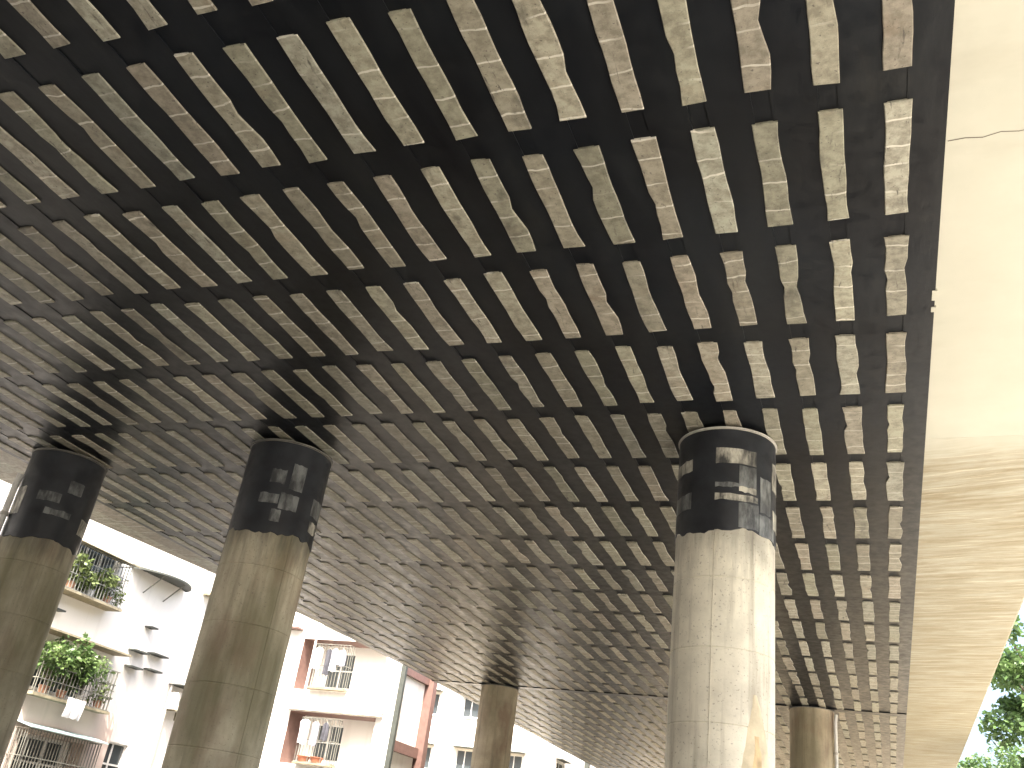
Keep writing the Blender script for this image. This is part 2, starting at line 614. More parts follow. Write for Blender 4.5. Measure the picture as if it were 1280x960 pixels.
def on_cyl(mb, R, base, p0, p1, z0, z1, th, n=6, jag=0.0):
    # curved plate on the cylinder, phi measured from the direction base, positive clockwise from above
    rows = []
    for i in range(n+1):
        a = base+(p0+(p1-p0)*i/n)
        j0 = random.uniform(-jag, jag); j1 = random.uniform(-jag, jag)
        rows.append([(R*math.cos(a), R*math.sin(a), z0+j0), ((R+th)*math.cos(a), (R+th)*math.sin(a), z0+j0),
                     ((R+th)*math.cos(a), (R+th)*math.sin(a), z1+j1), (R*math.cos(a), R*math.sin(a), z1+j1)])
    n0 = len(mb.v)
    for r in rows:
        mb.v += r
    for i in range(n):
        a = n0+i*4
        for q in range(3):
            mb.f.append((a+q, a+q+1, a+q+5, a+q+4))
    mb.f.append((n0, n0+3, n0+2, n0+1)); a = n0+n*4; mb.f.append((a, a+1, a+2, a+3))
    return mb

def shift(mb, c):
    mb.v = [(x+c[0], y+c[1], z) for x, y, z in mb.v]
    return mb

def column(label, X, Y, R, m, cap=True, refl_patches=(), seam=None, capz=.735, rings=True):
    X *= H; Y *= H; R *= H
    t = thing('viaduct_column', label, 'column', (X, Y, 0), 'columns under the viaduct')
    base = math.atan2(-Y, -X)
    top = ZD-.06
    prof = [(R+.02, -.3), (R+.02, .02)]
    prof.append((R, .06))
    z = CAM_Z+.155*H*0.07
    g = .009
    while rings and z < top-.3:
        if z > .3:
            prof += [(R, z-.014), (R-g, z-.006), (R-g, z+.006), (R, z+.014)]
        z += 1.0
    prof += [(R, top-.03), (R-.03, top), (0.0, top)]
    shift(MB().lathe(prof, 72), (X, Y)).build('shaft', m, t, True)
    shift(MB().lathe([(R*.72, top-.01), (R*.72, ZD+.05)], 40), (X, Y)).build('bearing', M_beam, t, True)
    if seam is not None:
        for s in (seam, seam+PI*2/3, seam-PI*2/3):
            shift(on_cyl(MB(), R-.002, base, s-.005, s+.005, .05, ZD-.1, .010, 2), (X, Y)).build('seam', m, t)
    if cap:
        zc = CAM_Z+capz*H
        mb = MB()
        n = 72
        zz = [zc+.035*math.sin(i*2*PI*3/n+X)+.02*math.sin(i*2*PI*11/n)+float(rng.normal(0, .012)) for i in range(n)]
        Rc = R+.012
        for i in range(n):
            a = 2*PI*i/n
            c, s = math.cos(a), math.sin(a)
            mb.v += [(R*c-.001, R*s, zz[i]), (Rc*c, Rc*s, zz[i]+.01), (Rc*c, Rc*s, top-.05), (R*c, R*s, top-.04)]
        for i in range(n):
            q = (i+1) % n
            for k in range(3):
                mb.f.append((i*4+k, q*4+k, q*4+k+1, i*4+k+1))
        shift(mb, (X, Y)).build('dark_sleeve', M_cap, t, True, label='glossy black sleeve round the column head')
        for p0, p1, z0, z1, kind in refl_patches:  # reflection of the deck grid, painted as thin smudged plates on the sleeve
            shift(on_cyl(MB(), Rc-.002, base, p0, p1, CAM_Z+z0*H, CAM_Z+z1*H, .008, 6, .012), (X, Y)).build('painted_reflection', M_refl if kind == 'p' else M_refl_g, t, True)
    shift(MB().lathe([(R-.02, top-.035), (R+.035, top-.03), (R+.035, top-.012), (R-.02, top-.008)], 64), (X, Y)).build('rim_ring', M_pad if m is MC1 else M_rim, t, True)
    return t, base

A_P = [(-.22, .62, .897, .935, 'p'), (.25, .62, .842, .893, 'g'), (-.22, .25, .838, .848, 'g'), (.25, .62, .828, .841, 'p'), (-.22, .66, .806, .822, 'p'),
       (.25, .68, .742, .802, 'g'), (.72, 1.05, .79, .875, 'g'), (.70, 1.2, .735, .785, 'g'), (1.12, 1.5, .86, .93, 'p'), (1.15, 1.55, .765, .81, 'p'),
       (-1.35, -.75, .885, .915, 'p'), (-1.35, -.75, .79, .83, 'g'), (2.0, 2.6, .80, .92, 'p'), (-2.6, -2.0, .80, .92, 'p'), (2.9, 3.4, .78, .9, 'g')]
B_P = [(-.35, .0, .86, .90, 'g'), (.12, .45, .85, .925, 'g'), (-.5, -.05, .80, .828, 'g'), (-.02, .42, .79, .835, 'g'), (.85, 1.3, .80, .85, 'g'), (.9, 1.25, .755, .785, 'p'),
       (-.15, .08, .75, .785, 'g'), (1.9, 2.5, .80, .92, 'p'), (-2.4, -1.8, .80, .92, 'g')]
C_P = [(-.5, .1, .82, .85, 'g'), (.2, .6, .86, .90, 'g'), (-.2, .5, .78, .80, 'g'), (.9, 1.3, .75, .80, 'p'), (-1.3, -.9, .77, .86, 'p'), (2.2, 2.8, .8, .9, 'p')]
MC1 = mat_column('column_pale', (.68, .64, .52), .12, .15, .40)
MC2 = mat_column('column_mossy', (.50, .45, .33), .7, .55)
MC3 = mat_column('column_olive', (.40, .365, .27), .7, .5)
MC4 = mat_column('column_tan', (.44, .37, .26), .5, .7, 0.0)
col1, b1 = column('pale round column right of centre with black head bearing painted reflections', -.325, 2.13, .1135, MC1, True, A_P, -.20)
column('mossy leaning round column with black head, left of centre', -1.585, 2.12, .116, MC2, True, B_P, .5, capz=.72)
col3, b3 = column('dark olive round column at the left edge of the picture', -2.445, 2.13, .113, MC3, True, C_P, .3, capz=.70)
column('small far tan column standing near the left deck edge', -2.21, 5.60, .115, MC4, False, (), .2, rings=False)
col5, b5 = column('short tan column behind the pale column, near the cream overhang', -.36, 5.60, .117, MC4, False, (), -.4, rings=False)

# plaster repair with rust on the pale column
X, Y, Rr = -.325*H, 2.13*H, .1135*H+.001
mb = MB()
outline = []
for i in range(13):
    t = i/12
    z = CAM_Z+H*(.10+.285*t)
    l = .12+.50*t**1.1+random.uniform(-.02, .02); r_ = 1.32-.62*t**1.6+random.uniform(-.02, .02)
    outline.append((l, max(r_, l+.03), z))
def strip(outline, R, base, c, th):
    mb = MB(); n = 7
    for l, r_, z in outline:
        for q in range(n):
            a = base+l+(r_-l)*q/(n-1)
            rr = R+(th if 0 < q < n-1 else -.002)
            mb.v.append((c[0]+rr*math.cos(a), c[1]+rr*math.sin(a), z))
    for i in range(len(outline)-1):
        for q in range(n-1):
            mb.f.append((i*n+q, i*n+q+1, (i+1)*n+q+1, (i+1)*n+q))
    return mb
strip(outline, Rr, b1, (X, Y), .006).build('plaster_patch', M_stain, col1, True, label='tan pointed plaster repair')
outline2 = [(.62+.03*math.sin(i), .95-.022*i+.02*math.sin(i*2.1), CAM_Z+H*(.16+.016*i)) for i in range(10)]
strip(outline2, Rr+.0065, b1, (X, Y), .003).build('rust_streak', M_rust, col1, True)

# downpipes
def downpipe(label, cx, cy, R, phi, base, z1):
    a = base+phi
    px, py = cx+(R+.10)*math.cos(a), cy+(R+.10)*math.sin(a)
    t = thing('downpipe', label, 'pipe', (px, py, 0), 'downpipes on the columns')
    MB().tube([(px, py, -.1), (px, py, z1-.25), (px+.03, py, z1)], .065, 12).build('pipe', M_pipe, t, True)
    for z in np.arange(1.0, z1-.3, 1.4):
        MB().lathe([(.062, z-.04), (.085, z-.035), (.085, z+.035), (.062, z+.04)], 12, px, py).build('bracket', M_pad, t, True)
    return t
downpipe('white downpipe strapped to the dark column at the left edge', -2.445*H, 2.13*H, .113*H, -1.35, b3, CAM_Z+.90*H)
downpipe('thin pale downpipe on the short column by the overhang', -.36*H, 5.60*H, .117*H, 1.15, b5, ZD-.2)

# ------------------------------------------------------------------ buildings
def mat_wall(name, a, b_, streak):
    m, nt, b = mat(name)
    p = position(nt)
    n = noise(nt, p, .5, 5)
    c = ramp(nt, n, [(0.3, a), (0.7, b_)])
    s = noise(nt, scaled(nt, p, (3, 3, .25)), 1.0, 5)
    c = mix(nt, ramp(nt, s, [(0.55, 0.0), (0.75, streak)]), c, (.40, .34, .28))
    nt.links.new(c, b.inputs['Base Color'])
    b.inputs['Roughness'].default_value = 0.85
    bump(nt, b, noise(nt, p, 20, 4), 0.15, 0.01)
    return m
M_wall = mat_wall('white_render', (.76, .73, .68), (.82, .80, .75), .22)
M_pink = mat_wall('pinkish_render', (.58, .47, .41), (.66, .55, .49), .4)
M_brown = simple('red_brown_tile', (.15, .085, .07), 0.6, 0.2, 4, 0.2)
M_dgrey = simple('dark_grey_steel', (.045, .05, .042), 0.6, 0.2, 5)
M_glass = None
m, nt, b = mat('window_glass')
b.inputs['Base Color'].default_value = (.05, .06, .065, 1)
b.inputs['Roughness'].default_value = 0.06
b.inputs['IOR'].default_value = 1.5
M_glass = m
M_frame = simple('white_frame', (.70, .70, .68), 0.5, 0.08, 4, 0.0)
M_bar = simple('galvanised_bar', (.22, .22, .19), 0.5, 0.2, 6, 0.0, metal=.4)
M_teal = simple('teal_sheet', (.30, .40, .40), 0.45, 0.15, 4, 0.05)
M_rail = simple('rusty_ledge', (.24, .21, .14), 0.8, 0.3, 5)
M_roofm = simple('flat_roof', (.30, .29, .27), 0.9, 0.2, 1)
M_cloth_w = simple('white_cloth', (.66, .65, .66), 0.9, 0.15, 8, 0.2)
M_cloth_g = simple('grey_cloth', (.20, .20, .23), 0.9, 0.3, 8, 0.2)
M_cloth_d = simple('dark_cloth', (.05, .05, .06), 0.9, 0.3, 8, 0.2)
M_red = simple('terracotta_red', (.42, .16, .09), 0.7, 0.2, 6)
M_ac = simple('ac_casing', (.60, .57, .50), 0.5, 0.12, 5, 0.05)
M_int = simple('dim_interior', (.16, .15, .14), 0.9, 0.2, 2)

def facade_sheet(mb, frame, u0, u1, z0, z1, holes, depth):
    """wall with real openings. frame(u, z, d) -> xyz, d is the distance out of the wall"""
    us = sorted({u0, u1, *[h[0] for h in holes], *[h[1] for h in holes]})
    zs = sorted({z0, z1, *[h[2] for h in holes], *[h[3] for h in holes]})
    for i in range(len(us)-1):
        for j in range(len(zs)-1):
            uc, zc = (us[i]+us[i+1])/2, (zs[j]+zs[j+1])/2
            if any(h[0] < uc < h[1] and h[2] < zc < h[3] for h in holes):
                continue
            mb.quad(frame(us[i], zs[j], 0), frame(us[i+1], zs[j], 0), frame(us[i+1], zs[j+1], 0), frame(us[i], zs[j+1], 0))
    for a, b_, c, d in holes:
        for (p, q) in (((a, c), (b_, c)), ((b_, c), (b_, d)), ((b_, d), (a, d)), ((a, d), (a, c))):
            mb.quad(frame(*p, 0), frame(*q, 0), frame(*q, -depth), frame(*p, -depth))
    return mb

def fbox(mb, frame, a, b_, c, d, e, f):
    """box in facade coordinates: along a..b, height c..d, out of the wall e..f"""
    P = [frame(u, z, o) for o in (e, f) for z in (c, d) for u in (a, b_)]
    n = len(mb.v)
    mb.v += P
    mb.f += [tuple(n+i for i in q) for q in ((0, 1, 3, 2), (4, 6, 7, 5), (0, 4, 5, 1), (2, 3, 7, 6), (0, 2, 6, 4), (1, 5, 7, 3))]
    return mb

def window(root, frame, h, cols=2, rows=2, inset=.16):
    a, b_, c, d = h
    mb = MB()
    fw = .055
    for k in range(cols+1):
        u = a+(b_-a)*k/cols
        u = min(max(u, a+fw/2), b_-fw/2)
        fbox(mb, frame, u-fw/2, u+fw/2, c+.01, d-.01, -inset, -inset+.07)
    for k in range(rows+1):
        z = c+(d-c)*k/rows
        z = min(max(z, c+fw/2), d-fw/2)
        fbox(mb, frame, a+.01, b_-.01, z-fw/2, z+fw/2, -inset+.004, -inset+.066)
    w = mb.build('window', M_frame, root)
    for k in range(cols):
        for r in range(rows):
            pm = MB()
            fbox(pm, frame, a+(b_-a)*k/cols+.005, a+(b_-a)*(k+1)/cols-.005, c+(d-c)*r/rows+.005, c+(d-c)*(r+1)/rows-.005, -inset+.02, -inset+.032)
            pm.build('pane', M_glass, w)
    fbox(MB(), frame, a-.08, b_+.08, c-.07, c-.004, -.02, .10).build('sill', M_wall, w)
    return w

def cage(root, frame, a, b_, c, d, out, floor=True, top=None, step=.14, mid=3, mat_top=None, bars=True):
    mb = MB()
    r = .010
    if bars:
        u = a
        while u <= b_+.001:
            fbox(mb, frame, u-r, u+r, c, d, out-r, out+r)
            u += step
        for k in range(mid+1):
            z = c+(d-c)*k/mid
            fbox(mb, frame, a-r, b_+r, z-r*1.3, z+r*1.3, out+r, out+r*2.6)
        for u in (a, b_):
            o = .05
            while o < out-.05:
                fbox(mb, frame, u-r, u+r, c, d, o-r, o+r)
                o += step
            for k in range(mid+1):
                z = c+(d-c)*k/mid
                fbox(mb, frame, u-r*1.3, u+r*1.3, z-r*1.3, z+r*1.3, 0, out+r)
    g = mb.build('window_cage', M_bar, root)
    if floor:
        f = MB()
        fbox(f, frame, a-.05, b_+.05, c-.09, c-.02, -.01, out+.06)
        f.build('ledge', M_rail, g)
    if top:
        f = MB()
        n0 = len(f.v)
        za, zb = d+.16, d+.02
        P = [frame(a-.1, za, -.01), frame(b_+.1, za, -.01), frame(b_+.1, zb, out+.2), frame(a-.1, zb, out+.2)]
        P += [(x, y, z+.03) for x, y, z in P]
        f.v += P
        f.f += [(0, 1, 2, 3), (7, 6, 5, 4), (0, 4, 5, 1), (1, 5, 6, 2), (2, 6, 7, 3), (3, 7, 4, 0)]
        f.build('awning', top, g)
    return g

# --- the near apartment block on the left, its front faces the viaduct
XF = -24.0
fr1 = lambda u, z, d: (XF+d, u, z)
B1 = thing('apartment_building', 'white apartment block with plant filled window cages between the two left columns', 'building', (XF, 24, 0))
holes1 = [(22.2, 24.3, 7.75, 9.2), (22.3, 24.6, 4.6, 6.0), (26.15, 27.35, 2.3, 3.66), (22.4, 24.6, 1.9, 3.3)]
extra = []
for z in (1.9, 4.75, 7.9, 11.0, 14.1):
    for u in (2.0, 5.6, 9.2, 12.8, 16.4):
        extra.append((u, u+1.7, z, z+1.45))
for z in (11.0, 14.1):
    for u in (20.0, 24.0, 27.0):
        extra.append((u, u+1.7, z, z+1.45))
mb = MB()
facade_sheet(mb, fr1, 0, 30.2, -.2, 17.5, holes1+extra, .3)
mb.build('front_wall', M_wall, B1)
mb = MB()
mb.quad((XF, 30.2, -.2), (XF-11, 30.2, -.2), (XF-11, 30.2, 17.5), (XF, 30.2, 17.5))
mb.quad((XF, 0, -.2), (XF, 0, 17.5), (XF-11, 0, 17.5), (XF-11, 0, -.2))
mb.quad((XF-11, 0, -.2), (XF-11, 0, 17.5), (XF-11, 30.2, 17.5), (XF-11, 30.2, -.2))
mb.build('end_wall', M_wall, B1)
MB().quad((XF-.3, .01, -.2), (XF-.3, 30.19, -.2), (XF-.3, 30.19, 17.4), (XF-.3, .01, 17.4)).build('inner_wall', M_int, B1)
MB().box(XF-11.1, XF+.25, -.1, 30.3, 17.5, 17.8).build('roof', M_roofm, B1)
for h in holes1+extra:
    big = h[1]-h[0] > 2
    window(B1, fr1, h, 3 if big else 2, 2)
# lower projecting bay, pinkish, under the big cage
MB().box(XF+.002, XF+.62, 19.5, 25.75, -.2, 1.75).build('bay', M_pink, B1)
mbb = MB()
facade_sheet(mbb, lambda u, z, d: (XF+.6+d, u, z), 19.5, 25.75, 1.76, 4.42, [(22.2, 24.75, 2.0, 3.35)], .55)
mbb.quad((XF+.6, 25.75, 1.76), (XF+.01, 25.75, 1.76), (XF+.01, 25.75, 4.42), (XF+.6, 25.75, 4.42))
mbb.quad((XF+.6, 19.5, 4.42), (XF+.6, 25.75, 4.42), (XF+.01, 25.75, 4.42), (XF+.01, 19.5, 4.42))
mbb.build('bay', M_pink, B1, label='pinkish rendered bay under the larger plant cage')
cage(B1, fr1, 21.8, 24.35, 7.55, 8.95, .62, top=M_rail)
cage(B1, fr1, 21.7, 24.85, 4.40, 5.6, .98, top=None)
f = MB(); fbox(f, fr1, 21.0, 25.4, 6.22, 6.27, -.01, .75); f.build('awning', M_rail, B1)
cage(B1, lambda u, z, d: (XF+.6+d, u, z), 21.9, 24.9, 1.95, 3.42, .5, floor=True, top=M_teal, step=.12, mid=2)
# curved dark canopy over the upper right window
mb = MB()
n = 18
for i in range(n+1):
    t = i/n
    u = 24.9+2.9*t
    o = .12+.95*math.sin(PI*min(1, max(0, t)))**.6
    mb.v += [fr1(u, 9.20, -.01), fr1(u, 9.10, o), fr1(u, 9.16, o), fr1(u, 9.30, -.01)]
for i in range(n):
    a = i*4
    for q in range(4):
        t = (q+1) % 4
        mb.f.append((a+q, a+t, a+4+t, a+4+q))
mb.f.append((0, 1, 2, 3)); mb.f.append((n*4+3, n*4+2, n*4+1, n*4))
mb.build('canopy', M_dgrey, B1, label='curved dark canopy over the upper window')
for u in (25.8, 26.9):
    MB().tube([fr1(u, 8.5, .01), fr1(u, 9.12, .75)], .025, 6).build('canopy_bracket', M_bar, B1)
for u0_, u1_, z_ in ((25.95, 26.7, 6.56), (26.9, 27.7, 6.66), (26.0, 26.6, 6.02), (26.95, 27.6, 6.12), (26.4, 26.75, 7.45), (22.0, 22.5, 6.9)):
    f = MB(); fbox(f, fr1, u0_, u1_, z_, z_+.05, -.01, .32); f.build('ledge', M_dgrey, B1)
f = MB(); fbox(f, fr1, 28.9, 30.1, 9.35, 9.45, -.01, .5); f.build('ledge', M_rail, B1)
MB().tube([fr1(28.55, 0, .08), fr1(28.55, 17.3, .08)], .05, 8).build('drain_pipe', M_wall, B1)

# air conditioners
def air_con(label, frame, u, z, group=None):
    t = thing('air_conditioner', label, 'air conditioner', frame(u, z, .05), 'air conditioners on the near block')
    f = MB(); fbox(f, frame, u-.42, u+.42, z, z+.58, .12, .46); f.build('casing', M_ac, t)
    g = MB()
    for k in range(7):
        r0_ = .06+.03*k
        pts = [frame(u+r0_*math.cos(q*PI/8), z+.29+r0_*math.sin(q*PI/8), .47) for q in range(17)]
        g.tube(pts, .006, 4)
    g.build('fan_grille', M_dgrey, t)
    for s in (-.3, .3):
        f = MB(); fbox(f, frame, u+s-.02, u+s+.02, z-.05, z-.005, -.01, .5)
        fbox(f, frame, u+s-.02, u+s+.02, z-.3, z-.052, -.008, .03)
        f.build('bracket', M_rail, t)
    f = MB(); fbox(f, frame, u-.5, u+.5, z+.82, z+.85, -.01, .62); f.build('rain_shield', M_dgrey, t)
    return t
air_con('pale air conditioner under a small shield at the right end of the near block', fr1, 28.95, 5.1)

# --- second block: its end wall with two loggias faces along the viaduct
YF, XC = 37.5, -19.45
fr2 = lambda u, z, d: (u, YF-d, z)
B2 = thing('apartment_building', 'white block with red brown loggias beyond the mossy column', 'building', (-24, YF, 0))
LOG = [(-24.75, -20.3, 7.55, 9.80), (-24.62, -20.3, 4.45, 6.62), (-24.7, -20.3, 10.7, 12.9), (-24.6, -20.3, 1.4, 3.5)]
mb = MB()
facade_sheet(mb, fr2, -34, XC, -.2, 17, LOG, .02)
mb.build('front_wall', M_wall, B2)
for a, b_, c, d in LOG:
    lg = MB()
    dep = 1.3
    lg.quad((a, YF+.02, c), (a, YF+dep, c), (a, YF+dep, d), (a, YF+.02, d))
    lg.build('loggia_side', M_brown, B2, label='red brown side wall of the loggia')
    MB().quad((a, YF+.02, d), (a, YF+dep, d), (b_, YF+dep, d), (b_, YF+.02, d)).build('loggia_soffit', M_brown, B2, label='red brown loggia soffit')
    lg = MB()
    lg.quad((a, YF+.02, c), (b_, YF+.02, c), (b_, YF+dep, c), (a, YF+dep, c))
    lg.quad((b_, YF+.02, c), (b_, YF+.02, d), (b_, YF+dep, d), (b_, YF+dep, c))
    lg.build('loggia_floor', M_wall, B2)
    fl = lambda u, z, dd: (u, YF+dep-dd, z)
    hw = [(a+.7, a+2.1, c+.35, d-.3)]
    m2 = MB(); facade_sheet(m2, fl, a, b_, c, d, hw, .2); m2.build('loggia_wall', M_wall, B2)
    m2 = MB(); fbox(m2, fl, a+.6, a+2.2, c+.3, d-.2, -.24, -.21); m2.build('inner_wall', M_int, B2)
    window(B2, fl, hw[0], 2, 2, .15)
    cage(B2, fr2, a+.95, a+2.75, c+.10, d-.28, .35, step=.16, mid=2)
m3 = MB(); fbox(m3, fr2, -24.7, -19.95, 6.66, 6.74, -.01, .30); m3.build('ledge', M_wall, B2)
m3 = MB(); fbox(m3, fr2, -24.7, -19.95, 6.80, 6.85, -.01, .18); m3.build('ledge', M_pink, B2)
m3 = MB(); fbox(m3, fr2, -25.6, -24.9, 10.15, 10.22, -.01, .5); m3.build('ledge', M_brown, B2)
MB().tube([(-24.15, YF+.06, 7.55), (-24.15, YF+.06, 9.8)], .05, 8).build('loggia_post', M_wall, B2)
mb = MB()
mb.quad((XC, YF, -.2), (XC, YF+3.6, -.2), (XC, YF+3.6, 17), (XC, YF, 17))
mb.quad((XC, YF+3.6, -.2), (-34, YF+3.6, -.2), (-34, YF+3.6, 17), (XC, YF+3.6, 17))
mb.quad((-34, YF, -.2), (-34, YF, 17), (-34, YF+3.6, 17), (-34, YF+3.6, -.2))
mb.build('side_wall', M_wall, B2)
MB().box(-34.2, XC+.2, YF-.2, YF+3.8, 17, 17.3).build('roof', M_roofm, B2)
MB().box(XC-.02, XC+.20, YF-.08, YF+.10, -.1, 16.9).build('corner_post', M_dgrey, B2, label='dark grey corner post')
MB().box(XC-.02, XC+.42, YF+2.5, YF+2.9, -.1, 16.9).build('pilaster', M_brown, B2, label='red brown pilaster')
for z in (5.4, 8.55, 11.7):
    MB().box(XC+.004, XC+.19, YF+.102, YF+2.498, z, z+.42).build('spandrel', M_brown, B2)

# --- third block far behind
YG = 56.0
fr3 = lambda u, z, d: (u, YG-d, z)
B3 = thing('apartment_building', 'far white block with small dark ledges beside the small column', 'building', (-24, YG, 0))
h3 = []
for z in (3.2, 6.4, 9.6, 12.8):
    for u in (-30, -27.2, -24.4, -21.2):
        h3.append((u, u+1.1, z, z+1.3))
mb = MB(); facade_sheet(mb, fr3, -34, -18.6, -.2, 18, h3, .25)
mb.build('front_wall', M_wall, B3)
MB().quad((-34, YG+.26, -.2), (-18.7, YG+.26, -.2), (-18.7, YG+.26, 18), (-34, YG+.26, 18)).build('inner_wall', M_wall, B3)
mb = MB()
frs = lambda u, z, d: (-18.6+d, u, z)
hs = []
for z in (3.2, 6.4, 9.6, 12.8):
    for u in np.arange(58, 100, 4.2):
        hs.append((float(u), float(u)+1.5, z, z+1.4))
facade_sheet(mb, frs, YG, 102, -.2, 18, hs, .25)
mb.build('side_wall', M_wall, B3)
MB().quad((-18.86, YG+.3, -.2), (-18.86, 101.9, -.2), (-18.86, 101.9, 18), (-18.86, YG+.3, 18)).build('inner_wall', M_wall, B3)
for h in h3:
    window(B3, fr3, h, 2, 1, .14)
    m4 = MB(); fbox(m4, fr3, h[0]-.2, h[1]+.2, h[3]+.1, h[3]+.16, -.01, .45); m4.build('ledge', M_dgrey, B3)
for h in hs[:22]:
    window(B3, frs, h, 2, 1, .14)
    m4 = MB(); fbox(m4, frs, h[0]-.2, h[1]+.2, h[3]+.1, h[3]+.16, -.01, .4); m4.build('ledge', M_dgrey, B3)
mb = MB()
mb.quad((-34, YG, -.2), (-34, YG, 18), (-34, 102, 18), (-34, 102, -.2))
mb.quad((-34, 102, -.2), (-34, 102, 18), (-18.6, 102, 18), (-18.6, 102, -.2))
mb.build('back_wall', M_wall, B3)
MB().box(-34.2, -18.4, YG-.2, 102.2, 18, 18.3).build('roof', M_roofm, B3)
MB().box(-18.58, -18.3, 64, 64.35, -.1, 17.8).build('drain_pipe', M_dgrey, B3)

# ------------------------------------------------------------------ laundry and basins in the loggias
def garment(label, u, z, m, w=.5, h=.8, d=.42):
    mb = MB()
    n = 8
    for i in range(n+1):
        t = i/n
        uu = u-w/2+w*t
        off = .05*math.sin(t*9+u*3)
        sh = .10*abs(2*t-1)**2
        for dd in (0, .025):
            mb.v += [fr2(uu, z-sh, d+dd+off*.3), fr2(uu+.02, z-h*.5, d+dd+off), fr2(uu, z-h+.04*math.sin(t*7), d+dd+off*1.4)]
    for i in range(n):
        a, c = i*6, (i+1)*6
        mb.f += [(a, c, c+1, a+1), (a+1, c+1, c+2, a+2), (a+3, a+4, c+4, c+3), (a+4, a+5, c+5, c+4), (a, a+3, c+3, c), (a+2, c+2, c+5, a+5)]
    mb.f += [(0, 1, 4, 3), (1, 2, 5, 4), (n*6, n*6+3, n*6+4, n*6+1), (n*6+1, n*6+4, n*6+5, n*6+2)]
    root = thing('hanging_garment', label, 'laundry', fr2(u, z, d), 'laundry hung at the loggias')
    mb.build('cloth', m, root, True)
    MB().tube([fr2(u-w*.4, z-.06, d+.012), fr2(u, z+.05, d+.012), fr2(u+w*.4, z-.06, d+.012)], .008, 5).build('hanger', M_bar, root)
    MB().tube([fr2(u, z+.05, d+.012), fr2(u, z+.14, d+.012)], .006, 5).build('hook', M_bar, root)
garment('white shirt hung at the upper loggia, leftmost in its row', -23.55, 9.35, M_cloth_w, .45, .95)
garment('dark garment hung at the upper loggia between pale shirts', -23.0, 9.3, M_cloth_d, .32, 1.15)
garment('grey shirt hung at the upper loggia, rightmost in its row', -22.35, 9.3, M_cloth_g, .4, .7)
garment('white towel hung at the lower loggia, leftmost in its row', -23.45, 6.25, M_cloth_w, .5, 1.0)
garment('grey towel hung at the lower loggia, middle of its row', -22.9, 6.2, M_cloth_g, .35, 1.0)
garment('dark cloth hung at the lower loggia, rightmost in its row', -22.4, 6.2, M_cloth_d, .25, .75)
garment('white sheet hung at the upper loggia beside the dark garment', -22.7, 9.33, M_cloth_w, .28, 1.0)

def pot(mb, cx, cy, z, r, h):
    return mb.lathe([(0, z), (r*.7, z), (r, z+h), (r*1.08, z+h), (r*1.08, z+h-.03)], 14, cx, cy)

def leaves(mb, cen, rad, n, size, droop=0.3, r=random):
    cx, cy, cz = cen
    for _ in range(n):
        while True:
            a, b_, c = r.uniform(-1, 1), r.uniform(-1, 1), r.uniform(-1, 1)
            q = a*a+b_*b_+c*c
            if q <= 1:
                break
        p = Vector((cx+a*rad[0], cy+b_*rad[1], cz+c*rad[2]))
        d = Vector((r.gauss(0, 1), r.gauss(0, 1), r.gauss(0, .6)-droop)).normalized()
        s = d.cross(Vector((r.gauss(0, 1), r.gauss(0, 1), r.gauss(0, 1)))).normalized()
        L = size*r.uniform(.6, 1.3)
        w = L*.28
        mb.quad(p, p+d*L*.5+s*w, p+d*L, p+d*L*.5-s*w)
    return mb

def mat_leaf(name, a, b_):
    m, nt, b = mat(name)
    p = position(nt)
    n = noise(nt, p, 1.8, 4)
    c = ramp(nt, n, [(0.3, a), (0.7, b_)])
    nt.links.new(c, b.inputs['Base Color'])
    b.inputs['Roughness'].default_value = 0.5
    tr = nt.nodes.new('ShaderNodeBsdfTranslucent')
    nt.links.new(c, tr.inputs['Color'])
    ms = nt.nodes.new('ShaderNodeMixShader')
    ms.inputs[0].default_value = .35
    nt.links.new(b.outputs[0], ms.inputs[1]); nt.links.new(tr.outputs[0], ms.inputs[2])
    nt.links.new(ms.outputs[0], nt.nodes['Material Output'].inputs['Surface'])
    return m
M_leaf_b = mat_leaf('balcony_leaf', (.06, .12, .03), (.13, .19, .06))
M_leaf_p = mat_leaf('pale_leaf', (.09, .13, .04), (.16, .20, .07))
M_leaf_t = mat_leaf('tree_leaf', (.06, .12, .035), (.12, .19, .06))
M_bark = simple('bark', (.11, .085, .06), 0.9, 0.3, 6, 0.5)
M_potm = simple('terracotta', (.36, .19, .12), 0.8, 0.2, 6)
M_potw = simple('white_pot', (.6, .6, .57), 0.6, 0.15, 6)

def plant(label, x, y, z, h, w, n, m, mp, size=.16):
    t = thing('potted_plant', label, 'plant', (x, y, z), 'plants in the window cages')
    pot(MB(), x, y, z, .15, .24).build('pot', mp, t, True)
    st = MB()
    for k in range(5):
        a = k*1.3
        st.tube([(x, y, z+.2), (x+.08*math.cos(a), y+.1*math.sin(a), z+h*.5), (x+w*.5*math.cos(a), y+w*.5*math.sin(a), z+h*.85)], [.015, .01, .005], 5)
    st.build('stem', M_bark, t, True)
    mb = MB()
    for k in range(7):
        a = random.uniform(0, 2*PI)
        leaves(mb, (x+.35*w*math.cos(a)*.7, y+.55*w*math.sin(a), z+h*random.uniform(.35, .9)), (w*.42, w*.5, h*.28), n//7, size)
    mb.build('foliage', m, t)
    return t
plant('dense green plant in the lower cage, nearest the olive column', XF+.78, 22.2, 4.41, 1.55, .75, 900, M_leaf_b, M_potm)
plant('tall green plant in the middle of the lower cage', XF+.76, 22.95, 4.41, 1.75, .8, 1000, M_leaf_b, M_potm)
plant('bright green plant at the right of the lower cage', XF+.78, 23.7, 4.41, 1.55, .75, 900, M_leaf_b, M_potw)
plant('small straggly plant at the right corner of the lower cage', XF+.8, 24.5, 4.41, .8, .45, 200, M_leaf_p, M_potm, .12)
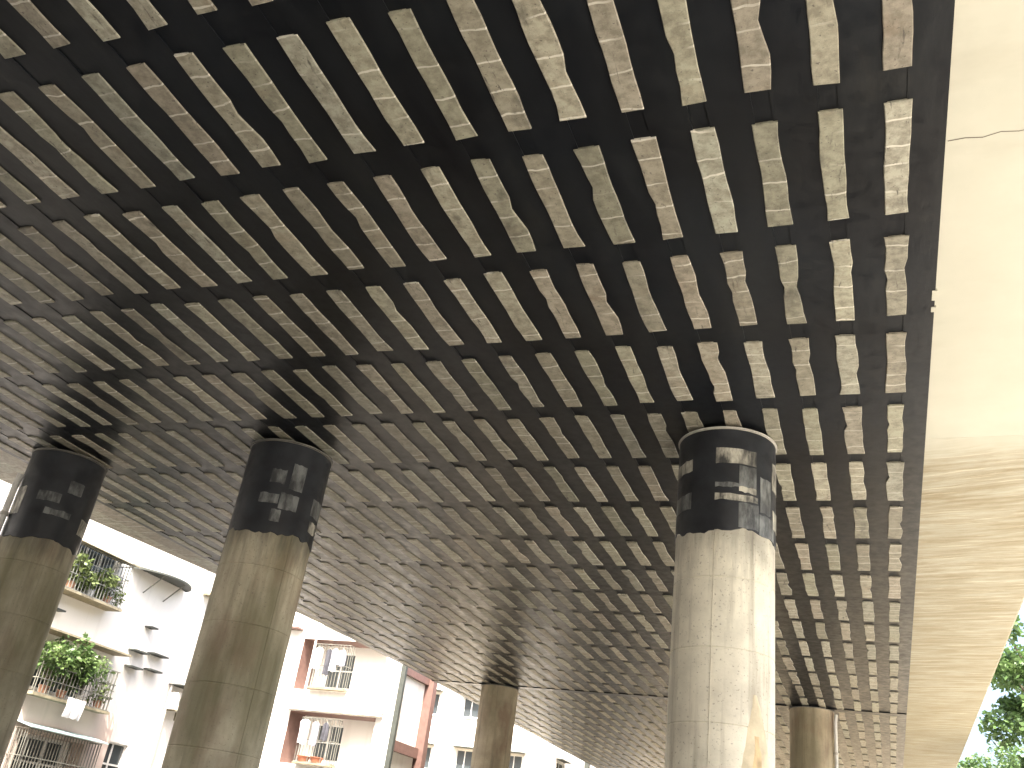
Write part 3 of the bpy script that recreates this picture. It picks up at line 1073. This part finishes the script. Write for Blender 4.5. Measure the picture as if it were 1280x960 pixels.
plant('pale green plant at the left of the upper cage', XF+.42, 22.2, 7.56, 1.1, .65, 600, M_leaf_p, M_potm)
plant('pale bushy plant in the middle of the upper cage', XF+.42, 23.05, 7.56, .95, .7, 640, M_leaf_p, M_potw)
plant('pale plant at the right end of the upper cage', XF+.42, 23.85, 7.56, .9, .65, 600, M_leaf_p, M_potm)

def basin(label, u, z, m):
    t = thing('basin', label, 'basin', fr2(u, z, .22), 'basins on the lower loggia ledge')
    cx, cy, _ = fr2(u, z, .22)
    MB().lathe([(0, z), (.2, z), (.28, z+.2), (.30, z+.2), (.30, z+.22), (.26, z+.22), (.19, z+.03), (0, z+.03)], 18, cx, cy).build('bowl', m, t, True)
    return t
basin('red basin on the lower loggia ledge under the white towel', -23.3, 4.56, M_red)
basin('smaller red basin beside the first on the lower loggia ledge', -22.65, 4.56, M_red)
# hanging pale bag and pot under the lower cage
o = MB()
for i in range(7):
    t = i/6
    o.v += [(XF+1.12+.03*math.sin(i), 22.95+.75*t, 4.48), (XF+1.18+.04*math.sin(i*2), 22.92+.72*t, 4.2), (XF+1.14, 22.9+.7*t, 3.92+.03*math.sin(i*3)),
            (XF+1.10+.03*math.sin(i), 22.95+.75*t, 4.48), (XF+1.16+.04*math.sin(i*2), 22.92+.72*t, 4.2), (XF+1.12, 22.9+.7*t, 3.92+.03*math.sin(i*3))]
for i in range(6):
    a, c = i*6, i*6+6
    o.f += [(a, c, c+1, a+1), (a+1, c+1, c+2, a+2), (a+3, a+4, c+4, c+3), (a+4, a+5, c+5, c+4), (a, a+3, c+3, c), (a+2, c+2, c+5, a+5)]
tag(o.build('hanging_cloth', M_cloth_w, None, True), 'crumpled pale cloth hanging below the lower plant cage', 'cloth')

# ------------------------------------------------------------------ trees on the right
def tree(label, x, y, h, cr, n, seed, czf=.68):
    r = random.Random(seed)
    t = thing('broadleaf_tree', label, 'tree', (x, y, 0), 'trees beyond the overhang')
    mb = MB()
    top = Vector((x+r.uniform(-.4, .4), y+r.uniform(-.4, .4), h*.8))
    mb.tube([(x, y, -.2), (x+.08, y, h*.25), (x+.1, y+.1, h*.5), tuple(top)], [.30, .24, .17, .05], 10)
    clumps = []
    for k in range(11):
        a = r.uniform(0, 2*PI)
        z0 = h*r.uniform(.3, .6)
        e = Vector((x+math.cos(a)*cr*r.uniform(.5, .95), y+math.sin(a)*cr*r.uniform(.5, .95), h*r.uniform(.45, .95)))
        s = Vector((x+.08, y+.05, z0))
        mid = (s+e)/2+Vector((0, 0, -.3))
        mb.tube([tuple(s), tuple(mid), tuple(e)], [.11, .07, .02], 6)
        clumps += [e, mid*.4+e*.6]
    mb.build('trunk', M_bark, t, True)
    lf = MB()
    for k in range(34):
        a = r.uniform(0, 2*PI); q = r.uniform(.25, 1)**.6
        clumps.append(Vector((x+math.cos(a)*cr*q, y+math.sin(a)*cr*q, h*czf+h*.30*r.uniform(-1, 1)*math.sqrt(max(.1, 1-q*q*.8)))))
    for c in clumps:
        s = r.uniform(.55, 1.15)
        leaves(lf, c, (s, s, s*.7), n//len(clumps), .24, .35, r)
    lf.build('crown', M_leaf_t, t)
    return t
tree('leafy green tree close beyond the cream overhang', 7.9, 42, 13.5, 4.3, 30000, 3, .62)
tree('farther leafy tree showing low beside the overhang', 7.6, 62, 14.5, 5.0, 22000, 5, .62)
tree('third leafy tree farthest along the road', 19.5, 52, 14, 4.5, 6000, 9)
